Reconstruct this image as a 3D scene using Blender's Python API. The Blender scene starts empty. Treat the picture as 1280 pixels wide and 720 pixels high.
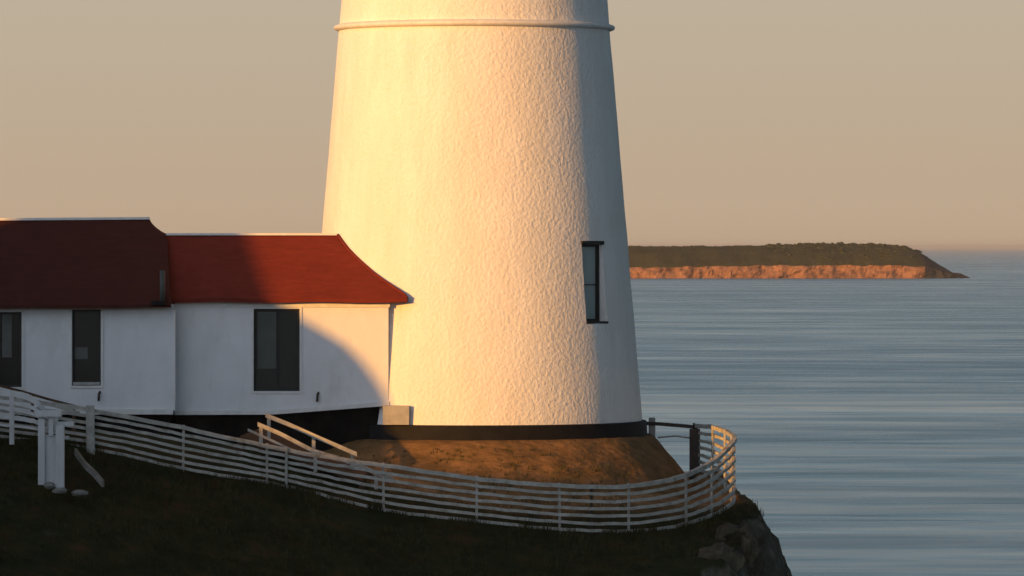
import bpy, bmesh, math, random
import numpy as np
from mathutils import Vector, noise as mnoise

random.seed(7)
R = math.radians
sc = bpy.context.scene
col = sc.collection

# ------------------------------------------------------------------ camera
F = 7000.0            # focal length in pixels of the 1280 px photograph
D = 117.0             # distance camera - tower axis
CX, CZ = 0.786, 3.61
HOR = 309.0
SEA = -12.0
cam_d = bpy.data.cameras.new('camera')
cam = bpy.data.objects.new('camera', cam_d)
col.objects.link(cam)
cam.location = (CX, -D, CZ)
cam.rotation_euler = (R(90), 0, 0)
cam_d.sensor_width = 36
cam_d.lens = 36 * F / 1280
cam_d.shift_y = -(360 - HOR) / 1280
cam_d.clip_start = 1
cam_d.clip_end = 200000
sc.camera = cam

def W(px, py, y):
    k = (D + y) / F
    return Vector((CX + (px - 640) * k, y, CZ + (HOR - py) * k))
def X(px, y): return W(px, 0, y).x
def Z(py, y): return W(0, py, y).z

# ------------------------------------------------------------------ helpers
def tag(o, label=None, cat=None, group=None, kind=None):
    if label: o['label'] = label
    if cat: o['category'] = cat
    if group: o['group'] = group
    if kind: o['kind'] = kind
    return o
def empty(name, loc):
    o = bpy.data.objects.new(name, None); col.objects.link(o)
    o.location = loc
    o.empty_display_size = .3
    return o
def link(name, me, mat, parent=None, smooth=False):
    o = bpy.data.objects.new(name, me); col.objects.link(o)
    me.materials.append(mat)
    if smooth:
        for p in me.polygons: p.use_smooth = True
    if parent:
        o.parent = parent
        o.matrix_parent_inverse = parent_inv(parent)
    return o
def parent_inv(p):
    from mathutils import Matrix
    return Matrix.Identity(4) if p.parent else Matrix.Translation(p.location).inverted()
def from_bm(name, bm, mat, parent=None, smooth=False, bevel=0):
    me = bpy.data.meshes.new(name)
    bmesh.ops.recalc_face_normals(bm, faces=bm.faces)
    if bevel:
        bmesh.ops.bevel(bm, geom=list(bm.edges), offset=bevel, segments=2, affect='EDGES', profile=.6)
    bm.to_mesh(me); bm.free()
    return link(name, me, mat, parent, smooth)
def box(bm, x0, x1, y0, y1, z0, z1):
    v = [bm.verts.new((x, y, z)) for z in (z0, z1) for y in (y0, y1) for x in (x0, x1)]
    for f in ((0,2,3,1),(4,5,7,6),(0,1,5,4),(2,6,7,3),(0,4,6,2),(1,3,7,5)):
        bm.faces.new([v[i] for i in f])
def bar(bm, pts, w, h, wob=0):
    """rectangular section swept along pts; w across (horizontal), h vertical"""
    rings = []
    n = len(pts)
    for i, p in enumerate(pts):
        a = pts[max(i-1, 0)]; b = pts[min(i+1, n-1)]
        t = (b - a); tt = Vector((t.x, t.y, 0))
        if tt.length < 1e-6: tt = Vector((1, 0, 0))
        tt.normalize(); s = Vector((-tt.y, tt.x, 0)) * w / 2
        u = Vector((0, 0, h / 2))
        q = p + Vector((random.uniform(-wob, wob), random.uniform(-wob, wob), random.uniform(-wob, wob)))
        rings.append([bm.verts.new(q + s + u), bm.verts.new(q - s + u), bm.verts.new(q - s - u), bm.verts.new(q + s - u)])
    for i in range(n - 1):
        for k in range(4):
            bm.faces.new((rings[i][k], rings[i][(k+1) % 4], rings[i+1][(k+1) % 4], rings[i+1][k]))
    bm.faces.new(rings[0]); bm.faces.new(rings[-1][::-1])
def tube(bm, pts, r, seg=8, taper=1):
    rings = []; n = len(pts)
    for i, p in enumerate(pts):
        t = (pts[min(i+1, n-1)] - pts[max(i-1, 0)]).normalized()
        a = t.cross(Vector((0, 0, 1)));  a = a.normalized() if a.length > .05 else Vector((1, 0, 0))
        b = t.cross(a).normalized()
        rr = r * (1 + (taper - 1) * i / max(n-1, 1))
        rings.append([bm.verts.new(p + (a * math.cos(2*math.pi*k/seg) + b * math.sin(2*math.pi*k/seg)) * rr) for k in range(seg)])
    for i in range(n - 1):
        for k in range(seg):
            bm.faces.new((rings[i][k], rings[i][(k+1) % seg], rings[i+1][(k+1) % seg], rings[i+1][k]))
    bm.faces.new(rings[0]); bm.faces.new(rings[-1][::-1])
def spline(pts, n):
    """Catmull-Rom through pts (any dimension tuples)"""
    P = [np.array(p, float) for p in pts]
    P = [2*P[0]-P[1]] + P + [2*P[-1]-P[-2]]
    out = []
    for i in range(1, len(P) - 2):
        for k in range(n):
            t = k / n
            a, b, c, d = P[i-1], P[i], P[i+1], P[i+2]
            out.append(.5*((2*b)+(-a+c)*t+(2*a-5*b+4*c-d)*t*t+(-a+3*b-3*c+d)*t**3))
    out.append(P[-2])
    return out

# ------------------------------------------------------------------ materials
def mat(name, base, rough=.8, base2=None, scale=3, bump=0, bscale=20, spec=.3, stretch=(1,1,1), dirt=None, dscale=1.2, dist=.02, detail=6):
    m = bpy.data.materials.new(name); m.use_nodes = True
    nt = m.node_tree; N = nt.nodes; L = nt.links
    b = N['Principled BSDF']
    b.inputs['Roughness'].default_value = rough
    b.inputs['Specular IOR Level'].default_value = spec
    tc = N.new('ShaderNodeTexCoord'); mp = N.new('ShaderNodeMapping')
    mp.inputs['Scale'].default_value = stretch
    L.new(tc.outputs['Object'], mp.inputs['Vector'])
    c2 = base2 or tuple(c * .8 for c in base)
    n = N.new('ShaderNodeTexNoise'); n.inputs['Scale'].default_value = scale; n.inputs['Detail'].default_value = detail
    n.inputs['Roughness'].default_value = .65
    L.new(mp.outputs[0], n.inputs['Vector'])
    rp = N.new('ShaderNodeValToRGB')
    rp.color_ramp.elements[0].position = .32; rp.color_ramp.elements[0].color = (*c2, 1)
    rp.color_ramp.elements[1].position = .68; rp.color_ramp.elements[1].color = (*base, 1)
    L.new(n.outputs['Fac'], rp.inputs['Fac'])
    out = rp.outputs[0]
    if dirt:
        n2 = N.new('ShaderNodeTexNoise'); n2.inputs['Scale'].default_value = dscale; n2.inputs['Detail'].default_value = 8
        n2.inputs['Roughness'].default_value = .75
        L.new(mp.outputs[0], n2.inputs['Vector'])
        r2 = N.new('ShaderNodeValToRGB'); r2.color_ramp.elements[0].position = .52; r2.color_ramp.elements[1].position = .72
        L.new(n2.outputs['Fac'], r2.inputs['Fac'])
        mx = N.new('ShaderNodeMixRGB'); mx.inputs[2].default_value = (*dirt, 1)
        L.new(r2.outputs[0], mx.inputs[0]); L.new(out, mx.inputs[1]); out = mx.outputs[0]
    L.new(out, b.inputs['Base Color'])
    if bump:
        n3 = N.new('ShaderNodeTexNoise'); n3.inputs['Scale'].default_value = bscale; n3.inputs['Detail'].default_value = 5
        L.new(mp.outputs[0], n3.inputs['Vector'])
        bp = N.new('ShaderNodeBump'); bp.inputs['Strength'].default_value = bump; bp.inputs['Distance'].default_value = dist
        L.new(n3.outputs['Fac'], bp.inputs['Height']); L.new(bp.outputs[0], b.inputs['Normal'])
    return m

M = {}
M['house_white'] = mat('painted clapboard', (.76,.76,.77), .7, (.68,.68,.69), 2.2, .25, 9, dirt=(.58,.57,.55), dscale=.9, stretch=(1,1,.5))
M['trim'] = mat('white trim paint', (.74,.73,.71), .6, (.6,.6,.58), 6, .1, 30)
M['roof'] = mat('red shingle roof', (.175,.030,.020), .85, (.130,.021,.014), 5, .3, 18, spec=.12, stretch=(.6,1,2.5), dirt=(.12,.02,.014), dscale=.7)
for k_ in ('roof',):
    nt_ = M[k_].node_tree; tc_ = nt_.nodes.new('ShaderNodeTexCoord'); wv = nt_.nodes.new('ShaderNodeTexWave')
    wv.bands_direction = 'Z'; wv.wave_profile = 'SAW'; wv.inputs['Scale'].default_value = 1.7; wv.inputs['Distortion'].default_value = .5; wv.inputs['Detail Scale'].default_value = 3
    nt_.links.new(tc_.outputs['Object'], wv.inputs['Vector'])
    b2 = nt_.nodes.new('ShaderNodeBump'); b2.inputs['Strength'].default_value = .28; b2.inputs['Distance'].default_value = .02
    old = nt_.nodes['Principled BSDF'].inputs['Normal'].links[0].from_socket
    nt_.links.new(old, b2.inputs['Normal']); nt_.links.new(wv.outputs['Fac'], b2.inputs['Height'])
    nt_.links.new(b2.outputs[0], nt_.nodes['Principled BSDF'].inputs['Normal'])
M['roof_shade'] = mat('red roof darkened for shade', (.075,.024,.019), .9, (.055,.018,.015), 4, .3, 18, spec=.08, stretch=(.6,1,2.5))  # main roof's shade put into a darker copy of the red
M['black'] = mat('black tar paint', (.012,.012,.014), .75, (.006,.006,.007), 4, .2, 12, spec=.2)
M['foundation'] = mat('dark stone foundation', (.016,.015,.014), .95, (.006,.006,.006), 3, .6, 6, spec=.05)
M['frame'] = mat('dark window frame', (.02,.022,.02), .6, None, 8)
M['glass'] = mat('dark glass', (.008,.01,.008), .25, None, 3, spec=.25)
M['glass_grey'] = mat('grey green glass', (.36,.43,.43), .5, (.28,.35,.35), 3, spec=.25)
M['glass_dull'] = mat('dim grey glass', (.085,.10,.09), .5, (.07,.08,.072), 3, spec=.2)
M['blind'] = mat('grey blind', (.13,.14,.13), .8, (.10,.11,.10), 3)
M['rail'] = mat('weathered white rail paint', (.50,.49,.45), .75, (.30,.285,.25), 5, .3, 40, dirt=(.17,.14,.10), dscale=4)
M['iron'] = mat('dark iron', (.03,.028,.026), .6, (.06,.04,.03), 9, .2, 30)
M['white_board'] = mat('white board paint', (.66,.67,.68), .6, (.52,.53,.53), 4, .15, 25, stretch=(1,1,.3))
M['wood'] = mat('brown deck planks', (.11,.06,.035), .85, (.05,.028,.017), 5, .4, 20, stretch=(1,6,1))
M['block'] = mat('pale concrete block', (.40,.40,.38), .85, (.3,.3,.29), 7, .3, 25)
M['metal'] = mat('grey metal pipe', (.07,.075,.07), .5, None, 8)
M['pale_rock'] = mat('pale lichen stone', (.33,.32,.29), .95, (.15,.14,.12), 5, .7, 10, dist=.04)

def mat_rock():
    return mat('cliff rock', (.125,.105,.075), .95, (.035,.028,.02), 3.0, 1.0, 5.5, spec=.15, dirt=(.03,.035,.018), dscale=1.1, dist=.12, detail=10)
M['rock'] = mat_rock()
M['grass'] = mat('dry dark grass', (.070,.070,.030), .9, (.024,.030,.012), 1.1, 0, 10, spec=.1, dirt=(.085,.050,.024), dscale=.7)

def mat_tower():
    m = bpy.data.materials.new('white washed rubble stone'); m.use_nodes = True
    nt = m.node_tree; N = nt.nodes; L = nt.links; b = N['Principled BSDF']
    b.inputs['Roughness'].default_value = .75; b.inputs['Specular IOR Level'].default_value = .2
    tc = N.new('ShaderNodeTexCoord')
    mp = N.new('ShaderNodeMapping'); mp.inputs['Scale'].default_value = (1, 1, .85)
    L.new(tc.outputs['Object'], mp.inputs[0])
    n = N.new('ShaderNodeTexNoise'); n.inputs['Scale'].default_value = 15.0; n.inputs['Detail'].default_value = 4; n.inputs['Roughness'].default_value = .62
    n.inputs['Distortion'].default_value = .6
    L.new(mp.outputs[0], n.inputs[0])
    v = N.new('ShaderNodeTexVoronoi'); v.inputs['Scale'].default_value = 14.5; v.feature = 'SMOOTH_F1'
    L.new(mp.outputs[0], v.inputs['Vector'])
    ad = N.new('ShaderNodeMath'); ad.operation = 'MULTIPLY_ADD'; ad.inputs[1].default_value = -.6
    L.new(v.outputs['Distance'], ad.inputs[0]); L.new(n.outputs['Fac'], ad.inputs[2])
    bp = N.new('ShaderNodeBump'); bp.inputs['Strength'].default_value = .55; bp.inputs['Distance'].default_value = .042
    L.new(ad.outputs[0], bp.inputs['Height']); L.new(bp.outputs[0], b.inputs['Normal'])
    n2 = N.new('ShaderNodeTexNoise'); n2.inputs['Scale'].default_value = .8; n2.inputs['Detail'].default_value = 9; n2.inputs['Roughness'].default_value = .7
    mp2 = N.new('ShaderNodeMapping'); mp2.inputs['Scale'].default_value = (2.2, 2.2, .5)
    L.new(tc.outputs['Object'], mp2.inputs[0]); L.new(mp2.outputs[0], n2.inputs[0])
    rp = N.new('ShaderNodeValToRGB')
    rp.color_ramp.elements[0].position = .3; rp.color_ramp.elements[0].color = (.70,.68,.64,1)
    rp.color_ramp.elements[1].position = .65; rp.color_ramp.elements[1].color = (.80,.79,.77,1)
    L.new(n2.outputs['Fac'], rp.inputs[0]); L.new(rp.outputs[0], b.inputs['Base Color'])
    return m
M['tower'] = mat_tower()

def mat_ground():
    m = bpy.data.materials.new('headland turf and rock'); m.use_nodes = True
    nt = m.node_tree; N = nt.nodes; L = nt.links; b = N['Principled BSDF']
    b.inputs['Roughness'].default_value = .95; b.inputs['Specular IOR Level'].default_value = .1
    tc = N.new('ShaderNodeTexCoord'); P = tc.outputs['Object']
    def noi(s, d=8, r=.65):
        n = N.new('ShaderNodeTexNoise'); n.inputs['Scale'].default_value = s; n.inputs['Detail'].default_value = d; n.inputs['Roughness'].default_value = r
        L.new(P, n.inputs[0]); return n.outputs['Fac']
    def ramp(f, stops):
        r = N.new('ShaderNodeValToRGB'); e = r.color_ramp.elements
        while len(e) < len(stops): e.new(.5)
        for q, (p, c) in zip(e, stops): q.position = p; q.color = (*c, 1)
        L.new(f, r.inputs[0]); return r.outputs[0]
    turf = ramp(noi(1.3), [(.3, (.014,.018,.007)), (.52, (.030,.034,.013)), (.7, (.075,.042,.018))])
    rock = ramp(noi(1.6, 10, .7), [(.32, (.03,.028,.022)), (.5, (.085,.078,.06)), (.7, (.17,.155,.12))])
    g = N.new('ShaderNodeNewGeometry'); sp = N.new('ShaderNodeSeparateXYZ'); L.new(g.outputs['Normal'], sp.inputs[0])
    ad = N.new('ShaderNodeMath'); ad.operation = 'MULTIPLY_ADD'; ad.inputs[1].default_value = .3
    L.new(noi(1.7), ad.inputs[0]); L.new(sp.outputs['Z'], ad.inputs[2])
    sl = N.new('ShaderNodeMapRange'); sl.inputs['From Min'].default_value = .82; sl.inputs['From Max'].default_value = .98
    L.new(ad.outputs[0], sl.inputs[0])
    mx = N.new('ShaderNodeMixRGB'); L.new(sl.outputs[0], mx.inputs[0]); L.new(rock, mx.inputs[1]); L.new(turf, mx.inputs[2])
    # trodden warm soil on the terrace round the tower
    sx = N.new('ShaderNodeSeparateXYZ'); L.new(P, sx.inputs[0])
    ln = N.new('ShaderNodeVectorMath'); ln.operation = 'LENGTH'
    cb = N.new('ShaderNodeCombineXYZ'); L.new(sx.outputs[0], cb.inputs[0]); L.new(sx.outputs[1], cb.inputs[1])
    L.new(cb.outputs[0], ln.inputs[0])
    ns = N.new('ShaderNodeMath'); ns.operation = 'MULTIPLY_ADD'; ns.inputs[1].default_value = 2.0
    L.new(noi(.8), ns.inputs[0]); L.new(ln.outputs['Value'], ns.inputs[2])
    sr = N.new('ShaderNodeMapRange'); sr.inputs['From Min'].default_value = 6.4; sr.inputs['From Max'].default_value = 7.4
    sr.inputs['To Min'].default_value = 1; sr.inputs['To Max'].default_value = 0
    L.new(ns.outputs[0], sr.inputs[0])
    soil = ramp(noi(3.5), [(.3, (.16,.085,.035)), (.5, (.30,.17,.08)), (.72, (.42,.25,.12))])
    m2 = N.new('ShaderNodeMixRGB'); L.new(sr.outputs[0], m2.inputs[0]); L.new(mx.outputs[0], m2.inputs[1]); L.new(soil, m2.inputs[2])
    L.new(m2.outputs[0], b.inputs['Base Color'])
    bp = N.new('ShaderNodeBump'); bp.inputs['Strength'].default_value = .8; bp.inputs['Distance'].default_value = .08
    L.new(noi(6), bp.inputs['Height']); L.new(bp.outputs[0], b.inputs['Normal'])
    return m
M['ground'] = mat_ground()
M['mound'] = mat('orange earth apron', (.26,.145,.068), .95, (.11,.066,.026), 2.2, .8, 5, spec=.1, dirt=(.17,.11,.04), dscale=1.3, dist=.05, stretch=(1,1,2.2), detail=9)

def mat_sea():
    m = bpy.data.materials.new('sea water'); m.use_nodes = True
    nt = m.node_tree; N = nt.nodes; L = nt.links; b = N['Principled BSDF']
    b.inputs['Base Color'].default_value = (.09,.16,.20,1)
    b.inputs['Roughness'].default_value = .26
    b.inputs['IOR'].default_value = 1.33
    tc = N.new('ShaderNodeTexCoord'); P = tc.outputs['Object']
    def noi(s, d, r, st=(1,1,1), dist=0):
        mp = N.new('ShaderNodeMapping'); mp.inputs['Scale'].default_value = st; L.new(P, mp.inputs[0])
        n = N.new('ShaderNodeTexNoise'); n.inputs['Scale'].default_value = s; n.inputs['Detail'].default_value = d; n.inputs['Roughness'].default_value = r
        n.inputs['Distortion'].default_value = dist
        L.new(mp.outputs[0], n.inputs[0]); return n.outputs['Fac']
    def madd(a, k, c):
        q = N.new('ShaderNodeMath'); q.operation = 'MULTIPLY_ADD'; L.new(a, q.inputs[0]); q.inputs[1].default_value = k
        if c is None: q.inputs[2].default_value = 0
        else: L.new(c, q.inputs[2])
        return q.outputs[0]
    h = madd(noi(.9, 2, .5, (.6, 1, 1)), .16, None)
    h = madd(noi(.15, 3, .5, (.35, 1, 1), .3), 2.6, h)
    h = madd(noi(.022, 3, .5, (.3, 1, 1)), 11.0, h)
    # wind streaks: calmer and rougher bands of water
    w = noi(.013, 6, .68, (.30, 1, 1), .7)
    w2 = noi(.075, 5, .62, (.5, 1, 1), .4)
    w = madd(w2, .5, madd(w, .5, None))
    mr = N.new('ShaderNodeMapRange'); mr.inputs['From Min'].default_value = .38; mr.inputs['From Max'].default_value = .58
    mr.inputs['To Min'].default_value = .20; mr.inputs['To Max'].default_value = .85
    L.new(w, mr.inputs[0])
    rm = N.new('ShaderNodeMapRange'); rm.inputs['From Min'].default_value = .38; rm.inputs['From Max'].default_value = .60
    rm.inputs['To Min'].default_value = .17; rm.inputs['To Max'].default_value = .32
    L.new(w, rm.inputs[0]); L.new(rm.outputs[0], b.inputs['Roughness'])
    bp = N.new('ShaderNodeBump'); bp.inputs['Distance'].default_value = .30
    L.new(mr.outputs[0], bp.inputs['Strength'])
    L.new(h, bp.inputs['Height']); L.new(bp.outputs[0], b.inputs['Normal'])
    return m
M['sea'] = mat_sea()
M['isle_veg'] = mat('scrub on the far headland', (.075,.072,.030), .95, (.035,.038,.018), .05, .6, .4, spec=.05, dist=1.0)
M['isle_cliff'] = mat('lit earth cliff', (.31,.165,.10), .95, (.17,.09,.06), .12, .8, .25, spec=.05, dist=1.5, stretch=(1,1,1.8), dirt=(.20,.11,.07), dscale=.09)
M['isle_rock'] = mat('dark headland rock', (.045,.045,.05), .95, (.02,.02,.024), .2, .8, .3, spec=.05, dist=1.5)
M['isle_shrub'] = mat('far shrub leaves', (.06,.062,.028), .95, (.03,.034,.016), .3, 0, 1, spec=.05)

# ------------------------------------------------------------------ fence layout (plan first: it also fixes the terrain)
FC = [(-60,486,542,-8.7),(-30,492,546,-8.6),(120,513,566,-8.3),(230,534,590,-8.0),(330,556,607,-7.8),(400,569,622,-7.6),(480,581,642,-7.4),
      (600,598,657,-7.2),(700,606,666,-6.9),(780,607,669,-6.4),(845,597,663,-5.6),(885,580,652,-4.6),(908,561,642,-3.4),
      (918,549,632,-2.2),(914,542,621,-1.2),(904,537,608,-.3),(888,533,598,.5),(870,531,590,1.1)]
fence_pts = []   # (x, y, ztop, zfoot)
for px, pt, pb, y in FC:
    fence_pts.append((X(px, y), y, Z(pt, y), Z(pb, y)))

# ------------------------------------------------------------------ terrain
TE = math.tan(R(8.0))
AZ = R(42); sa, ca = math.sin(AZ), math.cos(AZ)      # sun azimuth, left of straight behind the camera
def ridge_R(u):  # unseen ridge off to the left, profile shaped to shade slope and fence
    return np.interp(u, [-40,-20,-14, .4, .95, 1.4, 2.6, 4, 6, 8, 12, 15, 19, 60], [-2,1,2.2,3.1,2.88,2.68,2.35,2.5,2.95,3.25,3.2,1.5,-12,-14])
ctrl = []
for (x, y, zt, zf) in fence_pts: ctrl.append((x, y, zf))
for a in range(0, 360, 30):
    ctrl.append((3.4*math.cos(R(a)), 3.4*math.sin(R(a)), -.7))
ctrl += [(-14,-8,.9),(-14,-2,.7),(-14,6,.3),(-9.5,-4,.0),(-6,-4,-.25),(-3,-4.2,-.55),(-1,6.5,-1.6),(-8,8,-.5),(-25,10,0),(-30,0,.8),(-22,-8,1.4),
         (3.9,-.5,-1.45),(4.3,.8,-1.6),(3.6,3.2,-1.8),(4.4,-2,-1.6),(0,-5.2,-1.2),(2.5,-4.7,-1.35),(-2,-5.6,-1.0),
         (-10,-16,-2.6),(-8,-12.5,-1.55),(-5,-16,-4.2),(0,-12,-3.9),(0,-16,-5.6),(4,-12,-4.6),(3,-9.5,-3.0),(-3,-11,-2.6),(-5,-10.5,-1.9),(-9,-10.6,-.85),(-4,-22,-7.4),(0,-26,-10),(2,-20,-8),
         (6,-4,-2.1),(6,-8,-2.9),(-14,-40,-13),(0,-40,-15),(10,-30,-14),(12,0,-3),(-40,-30,-3),(-50,-55,-14),(-60,0,-2),(-60,20,-3),(-30,25,-3),(0,20,-4),(12,14,-4)]
C = np.array(ctrl, float)
def tps(r2): return np.where(r2 > 1e-9, .5 * r2 * np.log(np.maximum(r2, 1e-9)), 0)
n = len(C)
r2 = ((C[:, None, :2] - C[None, :, :2])**2).sum(-1)
A = np.zeros((n+3, n+3)); A[:n, :n] = tps(r2) + np.eye(n) * .02
A[:n, n] = 1; A[:n, n+1:] = C[:, :2]; A[n:, :n] = A[:n, n:].T
wts = np.linalg.solve(A, np.concatenate([C[:, 2], np.zeros(3)]))
EDGE = [(-60,-75),(-4,-44),(-1,-30),(1.6,-20),(3.2,-14),(4.5,-9.5),(5.15,-6.5),(5.45,-4.5),(5.6,-2.6),(5.65,-1.2),(5.4,0),(4.9,1.4),(4.0,3.2),(1.5,6),(-4,9.5),(-15,14),(-70,22),(-70,-75)]
EP = np.array(EDGE)
def sdist(x, y):
    """distance to the cliff edge, positive outside the land"""
    best = np.full(x.shape, 1e9); inside = np.zeros(x.shape, bool)
    for i in range(len(EP)):
        a = EP[i]; b = EP[(i+1) % len(EP)]
        d = b - a; t = np.clip(((x-a[0])*d[0] + (y-a[1])*d[1]) / (d@d), 0, 1)
        if i < len(EP) - 2:
            best = np.minimum(best, np.hypot(x-a[0]-t*d[0], y-a[1]-t*d[1]))
        c = ((a[1] > y) != (b[1] > y)) & (x < (b[0]-a[0])*(y-a[1])/((b[1]-a[1]) or 1e-9)+a[0])
        inside ^= c
    return np.where(inside, -best, best)
def ground(x, y, rough=True):
    x = np.asarray(x, float).ravel(); y = np.asarray(y, float).ravel()
    z = wts[n] + wts[n+1]*x + wts[n+2]*y
    for i in range(n):
        z = z + wts[i] * tps((x-C[i,0])**2 + (y-C[i,1])**2)
    u = ca*x - sa*y; s = -(sa*x + ca*y)
    scn = 28 + np.interp(u, [1, 3, 6, 16], [0, 3.5, 3.5, 12])
    half = np.interp(u, [-20, 0, 2.2], [5, 5, 1.3])
    dd = np.maximum(np.abs(s - scn) - half, 0)
    Rr = ridge_R(u) + TE*(scn-28)
    rz = Rr - np.where(s < scn, 1.1, .45) * (np.sqrt(dd*dd + .3) - .55)
    k = .5
    z = np.where(s > 12, k*np.logaddexp(z/k, rz/k), z)
    d = sdist(x, y)
    dj = d.copy()
    if rough:
        for i in range(len(x)):
            p = Vector((x[i], y[i], 0))
            far = max(abs(x[i]+1)-9, 0)
            amp = 1
            h = .10*mnoise.fractal(p*.55, 1, 2, 4) + .035*mnoise.fractal(p*2.3, 1, 2, 4)
            rr = math.hypot(x[i], y[i])
            if d[i] > -1.2:
                e = min(1, (d[i]+1.2)/1.5)
                q = Vector((x[i], y[i], z[i]*.8))
                dj[i] += e*(.50*mnoise.fractal(q*.8, .9, 2.1, 5) + .22*abs(mnoise.noise(q*2.1)))
                h += e*.10*mnoise.fractal(q*2.4, .8, 2, 4)
            if s[i] > 16: h += .10*mnoise.fractal(p*.9+Vector((9,3,1)), 1, 2, 5)
            if rr < 6.5: h *= .4
            z[i] += h * amp
    drop = np.where(dj > 0, 1.9*dj + .05*dj*dj, 0)
    z = z - np.minimum(drop, 40)
    return np.maximum(z, -15)
def axis(a0, a1, lo, hi, fine, step):
    v = list(np.arange(lo, hi, fine)); s = fine; p = lo
    while p > a0: s = min(s*1.18, step); p -= s; v.insert(0, p)
    s = fine; p = v[-1]
    while p < a1: s = min(s*1.18, step); p += s; v.append(p)
    return np.array(v)
gx = axis(-70, 14, -10.5, 7.5, .10, 2.0); gy = axis(-75, 24, -14, 4, .10, 2.0)
GX, GY = np.meshgrid(gx, gy)
GZ = ground(GX, GY)
me = bpy.data.meshes.new('ground')
nx, ny = len(gx), len(gy)
verts = np.stack([GX.ravel(), GY.ravel(), GZ], 1)
faces = [(j*nx+i, j*nx+i+1, (j+1)*nx+i+1, (j+1)*nx+i) for j in range(ny-1) for i in range(nx-1)]
me.from_pydata(verts.tolist(), [], faces)
o = link('ground', me, M['ground'], smooth=True); tag(o, kind='structure', label='dark grassy headland falling to a rocky edge above the sea')

GZ2 = GZ.reshape(ny, nx)
def gz(x, y):
    i = int(np.clip(np.searchsorted(gx, x)-1, 0, nx-2)); j = int(np.clip(np.searchsorted(gy, y)-1, 0, ny-2))
    tx = (x-gx[i])/(gx[i+1]-gx[i]); ty = (y-gy[j])/(gy[j+1]-gy[j])
    return float((GZ2[j,i]*(1-tx)+GZ2[j,i+1]*tx)*(1-ty)+(GZ2[j+1,i]*(1-tx)+GZ2[j+1,i+1]*tx)*ty)

# ---- sea
bm = bmesh.new()
c = bm.verts.new((0, 0, SEA)); seg = 96
ring = [bm.verts.new((60000*math.cos(2*math.pi*k/seg), 60000*math.sin(2*math.pi*k/seg), SEA)) for k in range(seg)]
for k in range(seg): bm.faces.new((c, ring[k], ring[(k+1) % seg]))
tag(from_bm('sea', bm, M['sea']), kind='structure', label='calm blue grey sea with long ripples')

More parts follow.
